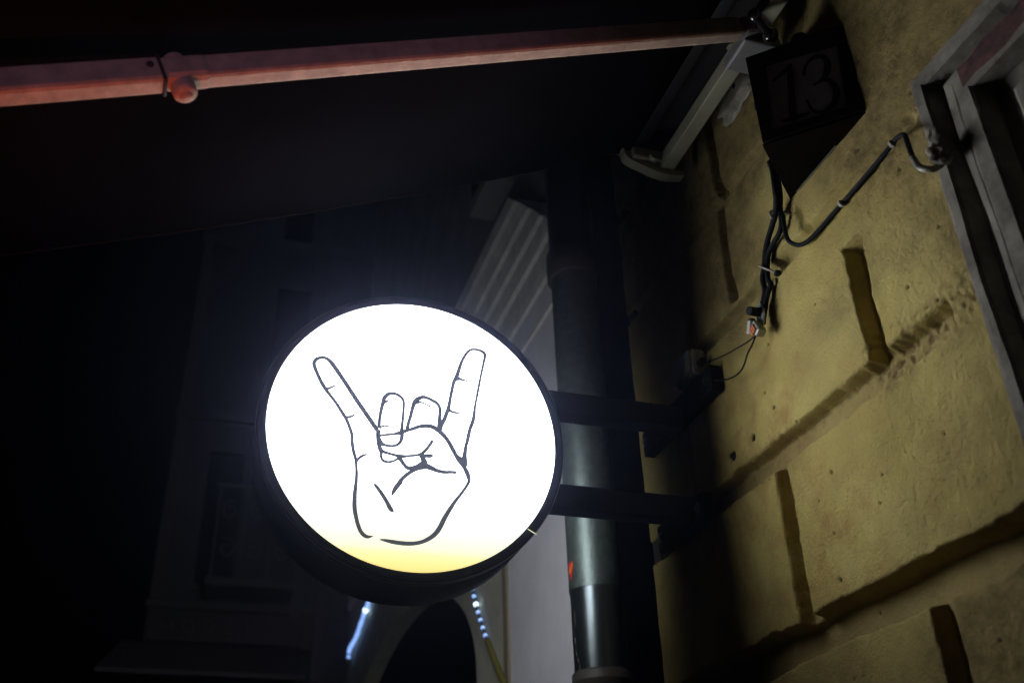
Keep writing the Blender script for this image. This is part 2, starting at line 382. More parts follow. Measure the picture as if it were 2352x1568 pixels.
def disc(name, y, r, m, seg=128):
    bm = nb(); bmesh.ops.create_circle(bm, cap_ends=True, segments=seg, radius=r, matrix=Matrix.Rotation(math.pi/2, 4, 'X'))
    me_ = bpy.data.meshes.new(name); bm.to_mesh(me_); bm.free(); me_.materials.append(m)
    o = bpy.data.objects.new(name, me_); COL.objects.link(o); o.parent = sg; o.location = Vector((SC.x, y, SC.z))-sg.location; return o
disc("front_panel", SC.y+.001, RI-.0002, M_FACE); bp_ = disc("back_panel", SC.y+DEPB-.016, RI-.0002, M_BACK)
bm = nb()
zf = SC.y
def Z(n):
    s, ox, oy = {1: (.16480, 689.1, 775.2), 2: (.16480, 803.9, 861.3), 3: (.16480, 976.2, 775.2), 4: (.18307, 775.2, 1004.9)}[n]
    return lambda u, v: at(ox+s*u, oy+s*v, Y=zf)
def to2352(n, p):
    s, ox, oy = {1: (.16480, 689.1, 775.2), 2: (.16480, 803.9, 861.3), 3: (.16480, 976.2, 775.2), 4: (.18307, 775.2, 1004.9)}[n]
    return (ox+s*p[0], oy+s*p[1], s*p[2])
STROKES = [
 [(1, [(1075, 1290, 46), (1030, 1225, 50), (935, 1085, 48), (800, 890, 48), (650, 660, 46), (550, 510, 46), (455, 375, 46), (400, 315, 40), (340, 282, 32), (280, 283, 34), (225, 305, 42), (195, 350, 44), (200, 400, 42), (235, 490, 40), (285, 600, 40), (350, 710, 42), (420, 805, 34), (500, 910, 34), (590, 1050, 38), (640, 1130, 36), (690, 1250, 36), (720, 1350, 36), (728, 1450, 32)]),
  (4, [(181, 30, 32), (195, 150, 34), (225, 260, 32), (233, 330, 28), (238, 450, 30), (232, 560, 36), (218, 680, 40), (212, 800, 44), (215, 900, 44), (235, 1010, 40), (262, 1110, 40), (300, 1190, 40), (350, 1235, 38), (400, 1243, 26), (452, 1230, 3)])],
 [(1, [(360, 718, 34), (410, 705, 26), (460, 683, 22), (495, 668, 12), (513, 667, 2)])],
 [(1, [(630, 1112, 36), (690, 1107, 28), (730, 1092, 24), (760, 1072, 14), (773, 1057, 2)])],
 [(4, [(236, 295, 30), (270, 258, 28), (310, 230, 26), (350, 214, 20), (375, 216, 14), (386, 226, 3)])],
 [(2, [(402, 740, 40), (410, 620, 36), (430, 500, 38), (462, 370, 44), (478, 318, 46), (520, 275, 42), (580, 258, 34), (650, 270, 32), (710, 310, 32), (742, 360, 30), (748, 420, 28), (738, 560, 30), (725, 700, 34), (718, 780, 44), (722, 850, 44), (705, 920, 38), (660, 970, 32), (590, 990, 30), (500, 980, 30), (440, 955, 44), (405, 900, 48), (390, 840, 50), (394, 760, 48)])],
 [(2, [(475, 378, 44), (540, 361, 13), (600, 353, 8), (648, 351, 5)])],
 [(2, [(410, 745, 40), (430, 724, 22), (480, 710, 20), (525, 712, 18), (562, 719, 3)])],
 [(2, [(400, 848, 26), (500, 835, 26), (620, 822, 28), (710, 803, 46), (790, 775, 36), (870, 752, 38), (960, 722, 40), (1060, 710, 46), (1140, 722, 46), (1215, 765, 48), (1290, 830, 46), (1360, 915, 44), (1420, 1020, 46), (1480, 1130, 46)]),
  (4, [(1530, 280, 60), (1585, 370, 40), (1622, 440, 46), (1642, 500, 40), (1648, 540, 34), (1628, 590, 30), (1560, 690, 30), (1480, 790, 34), (1400, 910, 42), (1340, 1010, 46), (1280, 1130, 48), (1220, 1210, 46), (1140, 1270, 42), (1050, 1310, 38), (950, 1328, 40), (830, 1327, 42), (700, 1310, 40), (600, 1290, 30), (550, 1281, 16), (515, 1283, 2)])],
 [(2, [(788, 775, 40), (810, 680, 38), (840, 580, 38), (870, 460, 42), (895, 390, 50), (935, 343, 50), (1010, 310, 38), (1080, 325, 34), (1150, 360, 34), (1205, 392, 34), (1240, 440, 34), (1252, 500, 36), (1246, 600, 40), (1243, 690, 50), (1245, 760, 60)])],
 [(2, [(925, 383, 50), (980, 382, 22), (1040, 405, 16), (1090, 430, 15), (1130, 447, 13), (1140, 449, 3)])],
 [(3, [(200, 1260, 66), (225, 1210, 52), (262, 1150, 46), (300, 1050, 44), (325, 980, 42), (345, 870, 36), (375, 720, 36), (400, 620, 40), (440, 540, 44), (470, 450, 40), (500, 360, 34), (545, 270, 32), (600, 197, 30), (650, 172, 26), (710, 172, 26), (780, 192, 30), (825, 228, 36), (830, 275, 32), (810, 370, 28), (770, 560, 26), (735, 740, 28), (705, 900, 26), (688, 1000, 30), (680, 1090, 38), (660, 1180, 42), (625, 1270, 40), (600, 1380, 42), (580, 1470, 38)]),
  (4, [(1610, 100, 34), (1592, 220, 44), (1588, 300, 60), (1602, 370, 40)])],
 [(3, [(440, 572, 56), (490, 585, 30), (560, 606, 17), (638, 636, 3)])],
 [(3, [(318, 1010, 50), (365, 1034, 26), (430, 1052, 24), (480, 1051, 14), (495, 1046, 2)])],
 [(2, [(388, 820, 50), (395, 930, 50), (412, 1020, 46), (430, 1090, 34), (432, 1150, 30), (460, 1195, 32), (520, 1216, 30), (590, 1205, 26), (640, 1182, 26), (690, 1155, 44)])],
 [(2, [(415, 1010, 40), (450, 1065, 36), (520, 1091, 32), (600, 1113, 30), (700, 1135, 40), (800, 1133, 28), (900, 1122, 28), (970, 1112, 34), (1040, 1062, 36), (1090, 1002, 34), (1130, 945, 34), (1150, 914, 36)])],
 [(2, [(1000, 1130, 36), (1060, 1130, 40), (1120, 1131, 42), (1155, 1122, 18)])],
 [(2, [(690, 1160, 50), (740, 1240, 40), (790, 1292, 44), (840, 1302, 44), (920, 1288, 56), (1000, 1260, 84), (1030, 1225, 70), (1010, 1165, 54), (985, 1125, 44)])],
 [(2, [(1010, 1275, 74), (1060, 1275, 66), (1120, 1297, 56), (1200, 1332, 44), (1300, 1357, 38), (1400, 1357, 34), (1478, 1361, 34)])],
 [(2, [(1000, 1285, 60), (920, 1312, 48), (840, 1355, 44), (740, 1432, 44), (690, 1490, 50)]), (4, [(790, 552, 48), (730, 630, 48), (694, 690, 34), (672, 746, 3)])],
 [(4, [(455, 583, 26), (500, 637, 34), (560, 720, 38), (620, 820, 40), (655, 888, 44), (682, 918, 34), (703, 932, 6)])],
]
for i, st in enumerate(STROKES):
    pts = [to2352(n, p) for n, L_ in st for p in L_]
    ribbon(bm, pts, lambda u, v: at(u, v, Y=zf), (0, -1, 0), lift=.0012+i*.00012, n=6, sc=1.32)
M_VINYL = mat("black_vinyl", (.02, .02, .022), .4, emis=(.78, .86, 1.0), estr=.075)  # faint emission stands in for the bloom veiling the black strokes
obj("hand_drawing", bm, M_VINYL, sg)
# light escaping through the joint of the rim
a = at(1212, 1214, Y=SC.y-.0015); b = at(1233, 1227, Y=SC.y-.0015)
bm = nb(); beam(bm, a, b, .0016, .001, Vector((0, 1, 0)), 0)
obj("rim_gap", bm, mat("light_leak", (.9, .9, .7), .5, emis=(1, .97, .62), estr=.9), sg)
M_SLOT = mat("dark_slot", (.004, .004, .004), .9)
for (px, py) in ((1143, 1316), (1130, 1325)):   # vent slots under the rim
    th = math.atan2(-(at(px, py, Y=2.1).z-SC.z), at(px, py, Y=2.1).x-SC.x)
    bm = nb(); v = Vector((math.cos(-th), 0, math.sin(-th)))
    c = Vector((SC.x, 2.16, SC.z))+v*(RO+.0005); t = v.cross(Vector((0, 1, 0)))
    beam(bm, c-t*.008, c+t*.008, .004, .001, v, 0); obj("vent_slot", bm, M_SLOT, sg)
for zc, x1 in ((2.785, 1.175), (2.532, 1.195)):
    bm = nb(); x0 = SC.x+math.sqrt(max(0, (RO-.012)**2-(zc-SC.z)**2)); box(bm, (x0, 2.112, zc-.030), (x1, 2.168, zc+.030), .003); obj("bracket_arm", bm, M_BLK2, sg)
for zc, y0, y1 in ((2.815, 1.945, 2.36), (2.525, 2.07, 2.33)):
    bm = nb(); box(bm, (XW-.034, y0, zc-.036), (XW-.001, y1, zc+.036), .004); pl = obj("wall_plate", bm, M_BLK2, sg)
    for yy in (y0+.022, y1-.022):
        bm = nb(); cyl(bm, (XW-.042, yy, zc), (XW-.034, yy, zc), .0085, 6); cyl(bm, (XW-.037, yy, zc), (XW-.0335, yy, zc), .013, 20)
        obj("bolt", bm, mat("dull_bolt", (.12, .12, .12), .4, metal=1), pl)
jb = thing("junction_box", "small grey plastic junction box on the wall above the upper sign bracket", "electrical box", (XW, 2.08, 2.9))
M_GREY = mat("grey_plastic", (.36, .37, .34), .5, bump=.2, bscale=100, var=.2)
bm = nb(); box(bm, (XW-.045, 2.005, 2.858), (XW, 2.11, 2.935), .012); obj("case", bm, M_GREY, jb)
bm = nb(); box(bm, (XW-.052, 2.012, 2.865), (XW-.0452, 2.103, 2.928), .003); obj("lid", bm, M_GREY, jb)
bm = nb(); cyl(bm, (XW-.025, 2.004, 2.885), (XW-.025, 1.985, 2.885), .009, 16); obj("cable_gland", bm, M_BLK2, jb)

# ------------------------------------------------------------------ house number lamp (three-sided box)
P1 = Vector((XW, 1.248, 3.066)); P2 = Vector((XW, 1.538, 3.066)); P3 = Vector((1.047, 1.393, 3.066)); TOP = 3.326
hl = thing("house_number_lamp", "black three-sided house number lamp marked 13, hung on the ochre wall", "house number", tuple((P1+P2)/2))
M_LAMP = mat("black_lamp_paint", (.004, .004, .004), .6, spec=.2, bump=.3, bscale=90, var=.5)
up = Vector((0, 0, 1))
fn = (P3-P1).cross(up).normalized()
if fn.y > 0: fn = -fn
bm = nb()
prism(bm, [P1+up*.001, P2+up*.001, P3+up*.001], up*(TOP-3.067)); bmesh.ops.bevel(bm, geom=[e for e in bm.edges], offset=.004, segments=2, affect='EDGES')
obj("case", bm, M_LAMP, hl)
fp = P1+fn*.001
def onface(u, v, l=0.): return at(1693.9+.27464*u, 57.4+.27464*v, P=(fn, fp))+fn*l
# raised frame round the pane
oc = [onface(*c) for c in ((48, 312), (945, 66), (1062, 735), (216, 1002))]; ic = [onface(*c) for c in ((238, 352), (830, 182), (915, 702), (303, 888))]
M_PANE = mat("smoked_lamp_pane", (.30, .27, .32), .45, var=.25, vscale=14)
bm = nb(); prism(bm, [c+fn*.0005 for c in ic], fn*.0015); obj("number_pane", bm, M_PANE, hl)
fq = [P3+up*.004, P3+up*.256, P1+up*.256, P1+up*.004]
bm = nb()
for i in range(4):
    a, b, c, d = [fq[i], fq[(i+1) % 4], None, None]
o_ = [fq[1], fq[2], fq[3], fq[0]]
for i in range(4):
    j = (i+1) % 4; prism(bm, [o_[i]+fn*.001, o_[j]+fn*.001, ic[j]+fn*.001, ic[i]+fn*.001], fn*.005)
obj("pane_frame", bm, M_LAMP, hl)
M_DIG = mat("black_digit_paint", (.004, .004, .004), .6)
one = [[(300, 478, 16), (345, 438, 26), (395, 398, 30), (440, 362, 36)], [(440, 352, 40), (447, 480, 58), (457, 640, 60), (468, 790, 62)], [(372, 815, 20), (468, 788, 34), (600, 745, 20)]]
three = [[(560, 420, 34), (566, 372, 24), (600, 315, 24), (650, 280, 32), (700, 272, 40), (745, 300, 54), (757, 360, 62), (738, 430, 48), (700, 478, 30), (640, 512, 16)],
         [(690, 482, 24), (750, 470, 32), (805, 505, 56), (832, 580, 66), (812, 665, 58), (755, 720, 40), (690, 742, 26), (630, 720, 24), (590, 655, 24)], [(590, 655, 30), (582, 640, 22)]]
for nm, st, k0 in (("digit", one, 0), ("digit", three, 4)):
    bm = nb()
    for i, s in enumerate(st): ribbon(bm, s, lambda u, v: onface(u, v), fn, lift=.0026+(i+k0)*.0002, n=6)
    obj(nm, bm, M_DIG, hl)
bm = nb(); prism(bm, [P1+Vector((0, -.002, -.003)), P2+Vector((0, .002, -.003)), P3+Vector((-.003, 0, -.003))], up*.003)
obj("bottom_plate", bm, mat("rusty_black_sheet", (.0015, .0015, .001), .9, spec=.03, color2=(.005, .003, .001), vscale=12, bump=.5, bscale=60), hl)
kc = at(1838, 96, P=(fn, P3+Vector((.02, 0, 0)))); kc.z = TOP+.012
bm = nb(); mid = (P1+P3)/2+Vector((.012, .012, 0)); kx = Vector((mid.x, mid.y, TOP)); kx = at(1838, 100, P=(fn, P1-fn*.02)); kx.z = TOP
lathe(bm, kx, (0, 0, 1), [(.016, -.004), (.016, .004), (.022, .012), (.018, .024), (0, .030)], 24); obj("top_knob", bm, M_LAMP, hl, smooth=True)
bm = nb(); box(bm, (XW-.03, 1.35, TOP-.002), (XW-.001, 1.43, TOP+.07), .004); beam(bm, (XW-.02, 1.39, TOP+.05), (1.09, 1.39, TOP+.012), .022, .008); obj("mounting_bracket", bm, M_LAMP, hl)
bm = nb(); beam(bm, P1.lerp(P2, .35)+Vector((-.0035, 0, -.0036)), P1.lerp(P2, .9)+Vector((-.0035, 0, -.0036)), .004, .001, up, 0)
obj("peeling_seam", bm, mat("dry_putty", (.10, .095, .07), .9, bump=.8, bscale=120), hl)

# ------------------------------------------------------------------ cables
M_CAB = mat("black_cable", (.008, .009, .010), .7, spec=.12, bump=.2, bscale=200)
M_CLIP = mat("white_clip", (.30, .285, .24), .6)
def cab(name, px, r, label, Xp=XW-.012, cat="cable", group=None, mat_=None, flat=1., smoothn=8, wob_=0):
    pts = [at(p[0], p[1], X=(p[2] if len(p) > 2 else Xp)) for p in px]
    bm = nb(); tube(bm, pts, r, 10, smoothn, flat=flat); o = obj(name, bm, mat_ or M_CAB, None, smooth=True); tag(o, label, cat, group)
    return o
def reorigin(o):
    c = sum((Vector(v.co) for v in o.data.vertices), Vector())/len(o.data.vertices)
    for v in o.data.vertices: v.co -= c
    o.location = c
# feeder cable from the surround along the joint to the bundle
c1 = thing("power_cable", "flat black cable clipped diagonally along the joint right of the number lamp", "cable", at(1934, 467, X=XW))
bm = nb(); pts = [(2163, 378, 1.18), (2140, 388, 1.165), (2115, 385, 1.155), (2097, 362, 1.155), (2085, 330, 1.16), (2078, 312, 1.17), (2068, 312, 1.185), (2056, 322, 1.192), (2050, 331, 1.196), (2030, 356, 1.194), (1985, 409, 1.193), (1950, 450, 1.194), (1934, 468, 1.196), (1905, 501, 1.193), (1880, 530, 1.19), (1855, 554, 1.186), (1835, 563, 1.18), (1815, 556, 1.175), (1805, 540, 1.172), (1801, 515, 1.172), (1799, 497, 1.178)]
tube(bm, [at(x, y, X=X) for x, y, X in pts], .0052, 10, 8); obj("sheath", bm, M_CAB, c1, smooth=True)
bm = nb(); lum = [(2163, 378, 1.18), (2140, 389, 1.163), (2112, 384, 1.153), (2096, 362, 1.153)]
tube(bm, [at(x, y, X=X) for x, y, X in lum], .0065, 10, 8); obj("painted_sleeve", bm, mat("paint_smeared_cable", (.20, .19, .15), .35, var=.6, vscale=60), c1, smooth=True)
for (x, y) in ((2049, 331), (1933, 468)):
    bm = nb(); c = at(x, y, X=1.192); d = (at(x+10, y-11.5, X=1.192)-at(x-10, y+11.5, X=1.192)).normalized()
    cyl(bm, c-d*.003, c+d*.003, .0082, 16); obj("cable_clip", bm, M_CLIP, c1)
cab("lamp_cable", [(1768, 372, 1.17), (1774, 390, 1.165), (1777, 410, 1.16), (1781, 440, 1.16), (1783, 460, 1.165), (1781, 490, 1.172), (1773, 520, 1.178), (1764, 550, 1.178), (1758, 580, 1.18), (1756, 610, 1.183), (1752, 640, 1.183), (1757, 670, 1.183), (1750, 705, 1.18), (1745, 735, 1.178)], .0068,
    "thick black cable dropping from behind the number lamp, left one of the pair")
cab("lamp_cable", [(1783, 400, 1.18), (1789, 425, 1.175), (1792, 450, 1.175), (1792, 480, 1.18), (1795, 510, 1.182), (1790, 535, 1.183), (1778, 556, 1.183), (1766, 580, 1.183), (1762, 610, 1.184), (1764, 640, 1.184), (1770, 652, 1.186), (1766, 665, 1.186), (1760, 690, 1.184), (1755, 725, 1.182), (1752, 745, 1.18)], .0062,
    "black cable hooked over the wall hook, right one of the pair below the lamp")
hk = thing("wall_hook", "small bent metal hook in the wall holding the cable below the number lamp", "hook", at(1800, 497, X=XW))
bm = nb(); h0 = at(1803, 492, X=XW); tube(bm, [h0+Vector((.0, -.004, .0)), h0+Vector((-.018, -.002, .004)), h0+Vector((-.032, .002, .004)), h0+Vector((-.038, .003, -.004)), h0+Vector((-.036, .003, -.016))], .0032, 8, 6)
obj("hook", bm, mat("grey_hook_metal", (.35, .34, .32), .4, metal=.6), hk, smooth=True)
bm = nb(); cyl(bm, h0+Vector((0, -.003, 0)), h0+Vector((-.003, -.003, 0)), .008, 16); obj("rosette", bm, M_CLIP, hk)
ti = thing("cable_tie", "pale ribbed cable tie round the black cable bundle", "cable tie", at(1760, 615, X=XW-.02))
bm = nb(); ta, tb = at(1743, 610, X=1.168), at(1786, 628, X=1.192); beam(bm, ta, tb, .0035, .0065, Vector((1, 0, .3)), .0008); obj("strap", bm, M_CLIP, ti)
bm = nb(); box(bm, Vector(tb)-Vector((.006, .006, .005)), Vector(tb)+Vector((.006, .006, .006)), .001); obj("lock_head", bm, M_BLK2, ti)
# ring lug and terminals
lg = thing("cable_gland", "round black cable gland at the lower end of the cable bundle", "cable gland", at(1741, 718, X=XW-.03))
M_STEEL = mat("zinc_plate", (.28, .29, .29), .45, metal=.7, var=.3, vscale=80)
c = at(1745, 722, X=1.172); bm = nb(); prism(bm, [c+Vector((0, .018*math.cos(t)*(.9), .030*math.sin(t))) for t in [k*math.pi/10 for k in range(20)]], (.004, 0, 0)); obj("plate", bm, M_STEEL, lg)
bm = nb(); c = at(1742, 717, X=1.17); dd = Vector((-.9, -.15, -.1)).normalized()
cyl(bm, c, c+dd*.010, .0125, 6); cyl(bm, c+dd*.010, c+dd*.028, .0105, 20); obj("nut", bm, M_BLK2, lg)
bm = nb(); cyl(bm, c+dd*.0275, c+dd*.0285, .0055, 20); obj("bore", bm, M_SLOT, lg)
tm = thing("wire_connector", "clear lever connector with orange levers where the thin wires leave the cables", "wire connector", at(1740, 755, X=XW-.02), "loose wire connectors")
M_CLR = mat("milky_plastic", (.34, .33, .29), .3, var=.2, vscale=100); M_ORG = mat("orange_lever", (.55, .16, .04), .5)
Rm = Matrix.Rotation(math.radians(-25), 4, 'X')
c = at(1743, 755, X=1.165)
bm = nb(); box(bm, (-.012, -.011, -.019), (.010, .011, .019), .004, Matrix.Translation(c) @ Rm); obj("shell", bm, M_CLR, tm)
for k in (-1, 0, 1):
    bm = nb(); box(bm, (-.0165, -.0028+k*.0064+.005, -.012), (-.0122, .0020+k*.0064+.005, .010), .001, Matrix.Translation(c) @ Rm); obj("lever", bm, M_ORG, tm)
t2 = thing("wire_connector", "smaller grey wire connector, left of the orange levered one", "wire connector", at(1726, 750, X=XW-.03), "loose wire connectors")
c = at(1726, 752, X=1.158); Rm2 = Matrix.Rotation(math.radians(28), 4, 'X')
bm = nb(); box(bm, (-.009, -.007, -.016), (.009, .007, .016), .003, Matrix.Translation(c) @ Rm2); obj("shell", bm, mat("pale_plastic", (.42, .43, .42), .35), t2)
bm = nb(); box(bm, (-.006, -.005, .0162), (.006, .010, .021), .002, Matrix.Translation(c) @ Rm2); obj("cap", bm, M_BLK2, t2)
cab("thin_wire", [(1737, 769, 1.165), (1718, 784, 1.162), (1692, 800, 1.165), (1665, 815, 1.168), (1632, 829, 1.17), (1612, 835, 1.172)], .0019, "thin wire running left from the connector to the junction box")
cab("thin_wire", [(1736, 770, 1.166), (1728, 790, 1.16), (1717, 812, 1.158), (1710, 835, 1.158), (1701, 852, 1.16), (1685, 865, 1.163), (1665, 872, 1.166), (1640, 873, 1.168)], .0021, "thin wire looping down from the connector to the sign bracket")
bm = nb(); bmesh.ops.create_icosphere(bm, subdivisions=2, radius=.004, matrix=Matrix.Translation(at(1629, 830, X=1.17))); o = obj("wire_knot", bm, M_CAB); tag(o, "tiny dark knot on the thin wire near the junction box", "knot")

# ------------------------------------------------------------------ downpipe
PX, PY, PR = 1.101, 2.62, .077
dp = thing("downpipe", "galvanised steel downpipe behind the sign with couplings and a red heart sticker", "downpipe", (PX, PY, 0))
M_ZN = mat("galvanised_steel", (.23, .275, .25), .46, metal=.8, color2=(.15, .195, .18), vscale=38, bump=.25, bscale=70)
M_ZN2 = mat("smooth_zinc", (.14, .17, .175), .28, metal=.9, bump=.1, bscale=40)
def pipe(name, z0, z1, r, m, prof=None):
    bm = nb(); lathe(bm, (PX, PY, z0), (0, 0, 1), prof or [(r, 0), (r, z1-z0)], 64); return obj(name, bm, m, dp, smooth=True)
pipe("upper_pipe", 2.47, 3.55, PR, M_ZN); pipe("lower_pipe", 0, 2.475, PR-.0025, M_ZN2); pipe("top_pipe", 3.60, 5.8, PR+.001, M_ZN2)
def band(z, h, r, name="coupling", m=None):
    return pipe(name, z, z+h, r, m or M_ZN, [(PR-.001, -.002), (r-.003, 0), (r, .004), (r, h*.45), (r+.002, h*.5), (r, h*.55), (r, h-.004), (r-.004, h), (PR-.001, h+.002)])
M_COL = mat("dirty_collar", (.11, .10, .085), .55, metal=.4, bump=.4, bscale=60)
band(3.535, .105, PR+.012, m=M_COL); band(2.195, .05, PR+.006, m=M_COL)
bm = nb(); box(bm, (PX-.01, PY+PR-.003, 2.21), (PX+.01, PY+PR+.12, 2.235), .002); obj("pipe_bracket", bm, M_COL, dp)
# riveted seam and paint drips
def decal_on_pipe(name, cx, cz, pts, m, lift):
    bm = nb(); vs = []
    for a, z in pts:
        th = cx+a; vs.append(bm.verts.new((PX+(PR+lift)*math.cos(th), PY+(PR+lift)*math.sin(th), cz+z)))
    bm.faces.new(vs); return obj(name, bm, m, dp)
# angle on the pipe that shows at pixel x=1312
def pipe_hit(px, py):
    v = CR*((px-1176)/FPX)+CU*(-(py-784)/FPX)+_f; ox, oy = EYE.x-PX, EYE.y-PY
    A = v.x**2+v.y**2; B = 2*(ox*v.x+oy*v.y); C_ = ox*ox+oy*oy-PR**2; D = B*B-4*A*C_
    t = (-B-math.sqrt(max(D, 0)))/(2*A); p = EYE+v*t; return math.atan2(p.y-PY, p.x-PX), p.z
th, zz = pipe_hit(1316, 1312)
hs = [(a*.62, z*.56) for a, z in [(.0, -.062), (-.10, -.035), (-.24, .0), (-.27, .022), (-.22, .036), (-.10, .038), (.0, .024), (.10, .038), (.22, .036), (.27, .022), (.24, .0), (.10, -.035)]]
decal_on_pipe("heart_sticker", th-.12, zz+.01, hs, mat("red_sticker", (.80, .035, .04), .4), .0012)
decal_on_pipe("gold_ribbon", th-.12, zz+.01, [(-.15, -.008), (-.125, -.013), (.17, .010), (.15, .017)], mat("gold_sticker", (.65, .36, .02), .4), .0022)
M_DRIP = mat("pale_paint_drip", (.42, .40, .34), .7)
for (px, py, w, h) in ((1319, 1470, .05, .012), (1322, 1500, .04, .008), (1326, 1515, .05, .006), (1318, 1420, .04, .02), (1330, 1532, .03, .006)):
    th, zz = pipe_hit(px+3, py); rs = random.Random(px)
    pts = [(w*.5*math.cos(k)*rs.uniform(.5, 1.2), h*math.sin(k)*rs.uniform(.5, 1.3)) for k in [j*math.pi/5 for j in range(10)]]
    decal_on_pipe("paint_spot", th, zz, pts, M_DRIP, .0012)

# ------------------------------------------------------------------ awning
FS = Vector((-.40, 0, -.172)).normalized()          # down the slope, away from the wall
FTOP = Vector((1.02, 0, 3.511)); Y0, Y1 = -2.2, 1.93
aw = thing("awning", "dark folding-arm awning over the street seen from below with its white wall bar", "awning", (XW, 1.5, 3.5))
M_FAB = mat("black_awning_cloth", (.0022, .0022, .0024), .95, bump=.3, bscale=300, var=.25, vscale=3, spec=0)
bm = nb(); nu, nv = 24, 12; g = []
for i in range(nu+1):
    row = []
    for j in range(nv+1):
        s = i/nu*1.75; p = FTOP+FS*s; t = j/nv; p = Vector((p.x, Y0+(Y1-Y0)*t, p.z-.03*math.sin(math.pi*i/nu)-.01*math.sin(math.pi*t)*math.sin(math.pi*i/nu)))
        row.append(bm.verts.new(p))
    g.append(row)
for i in range(nu):
    for j in range(nv): bm.faces.new((g[i][j], g[i+1][j], g[i+1][j+1], g[i][j+1]))
o = obj("canopy", bm, M_FAB, aw, smooth=True); sm = o.modifiers.new("thickness", 'SOLIDIFY'); sm.thickness = .003
bm = nb(); pts = [FTOP+FS*1.75*k/24+Vector((0, Y1, -.03*math.sin(math.pi*k/24)-.002)) for k in range(25)]; tube(bm, pts, .0035, 6, 1, smooth=False); obj("edge_hem", bm, mat("hem_thread", (.006, .006, .006), .9, spec=0), aw)
M_ALU = mat("white_coated_aluminium", (.23, .23, .165), .5, bump=.1, bscale=80, color2=(.155, .155, .10), vscale=12)
bm = nb(); box(bm, (1.085, Y0, 3.440), (1.125, 1.925, 3.482), .003); obj("wall_bar", bm, M_ALU, aw)
bm = nb(); cyl(bm, (1.02, Y0, 3.535), (1.02, 1.90, 3.535), .035, 32); obj("roller_tube", bm, mat("dull_roller", (.012, .012, .012), .9, spec=.05), aw, smooth=True)
bm = nb(); box(bm, (.955, Y0, 3.555), (1.16, 1.91, 3.60), .008); obj("top_cover", bm, mat("grey_cover", (.015, .015, .015), .8, spec=.1), aw)
# end cap: bent strip closing the cassette
ec = [at(x, y, Y=1.927) for x, y in ((1427, 343), (1428, 358), (1437, 371), (1456, 382), (1480, 393), (1505, 404), (1530, 411), (1566, 412))]
bm = nb(); sp = spline(ec, 4); rr = []
for i, p in enumerate(sp):
    d = (sp[min(i+1, len(sp)-1)]-sp[max(i-1, 0)]).normalized(); n_ = Vector((-d.z, 0, d.x)); n_ = n_ if n_.z > 0 else -n_
    h = .018
    rr.append([bm.verts.new(p+Vector((0, dy, 0))+n_*dh) for dy, dh in ((-.018, 0), (.012, 0), (.012, h), (-.018, h))])
for a, b in zip(rr, rr[1:]):
    for k in range(4): bm.faces.new((a[k], a[(k+1) % 4], b[(k+1) % 4], b[k]))
bm.faces.new(rr[0]); bm.faces.new(rr[-1][::-1]); obj("end_cap", bm, M_ALU, aw)
bm = nb(); box(bm, (1.0, 1.895, 3.455), (1.10, 1.925, 3.49), .006); cyl(bm, (1.06, 1.90, 3.462), (1.06, 1.885, 3.462), .014, 16); obj("end_bearing", bm, M_ALU, aw)
# wall bracket behind the arm shoulder, with crumbled mortar round its bolts
bm = nb(); br = [at(x, y, Y=1.52) for x, y in ((1673, 103), (1735, 92), (1758, 96), (1705, 147))]
prism(bm, br, (0, .012, 0)); obj("shoulder_plate", bm, M_ALU, aw)
bm = nb(); beam(bm, at(1677, 103, Y=1.512), at(1703, 143, Y=1.512), .004, .014, Vector((0, 1, 0)), .001); obj("plate_rib", bm, M_ALU, aw)
bm = nb(); box(bm, (1.06, 1.40, 3.40), (1.16, 1.50, 3.435), .006); obj("shoulder_block", bm, mat("grey_cast_metal", (.13, .13, .125), .5, metal=.3), aw)
mp = lump("mortar_collar", at(1700, 208, X=XW+.002), .10, mat("grey_mortar", (.34, .32, .24), .9, bump=.9, bscale=60, var=.5, vscale=20), bld, 8, (.16, 1.05, .62))
for (x, y, r) in ((1688, 199, .012), (1740, 237, .018)):
    bm = nb(); c = at(x, y, X=XW-.011); cyl(bm, c+Vector((.01, 0, 0)), c, r, 16); cyl(bm, c, c+Vector((-.006, 0, 0)), r*.55, 6)
    obj("anchor_bolt", bm, mat("rusty_anchor", (.05, .045, .04), .7, metal=.4, bump=.6, bscale=120), aw)
for yy in (.6,):
    bm = nb(); box(bm, (1.125, yy, 3.425), (XW+.01, yy+.12, 3.50), .006); obj("wall_foot", bm, M_ALU, aw)
# folding arm, running straight out from the wall under the cloth
M_ARM = mat("cream_arm_paint", (.215, .175, .135), .85, bump=.3, bscale=140, var=.28, vscale=26, spec=.06)
AY = 1.40
def armp(x): return Vector((x, 1.3575+.0255*(x+.39), 1.6+1.373+.43*x))
un = Vector((-.43, 0, 1)).normalized()
arm = obj("folding_arm", beam(nb(), armp(-.115), armp(1.045), .036, .050, un, .007), M_ARM, aw)
pa = armp(-.175); bm = beam(nb(), armp(-.160), armp(-1.35)+Vector((0, -.01, 0)), .040, .054, un, .008); obj("forearm", bm, M_ARM, aw)
bm = nb(); e0, e1 = armp(-.172), armp(-.085)
prism_pts = []
lathe(bm, armp(-.135)-un*.043+Vector((0, .004, 0)), un, [(0, -.007), (.016, -.006), (.0205, -.001), (.021, .008), (.021, .02), (.020, .074), (.018, .080), (0, .082)], 32)
obj("elbow_pivot", bm, M_ARM, arm, smooth=True)
bm = nb(); lathe(bm, armp(-.135)-un*.043+Vector((0, .004, 0)), un, [(.0, -.0125), (.006, -.0122), (.0105, -.010), (.012, -.0065)], 24); obj("pivot_cap", bm, M_ARM, arm, smooth=True)
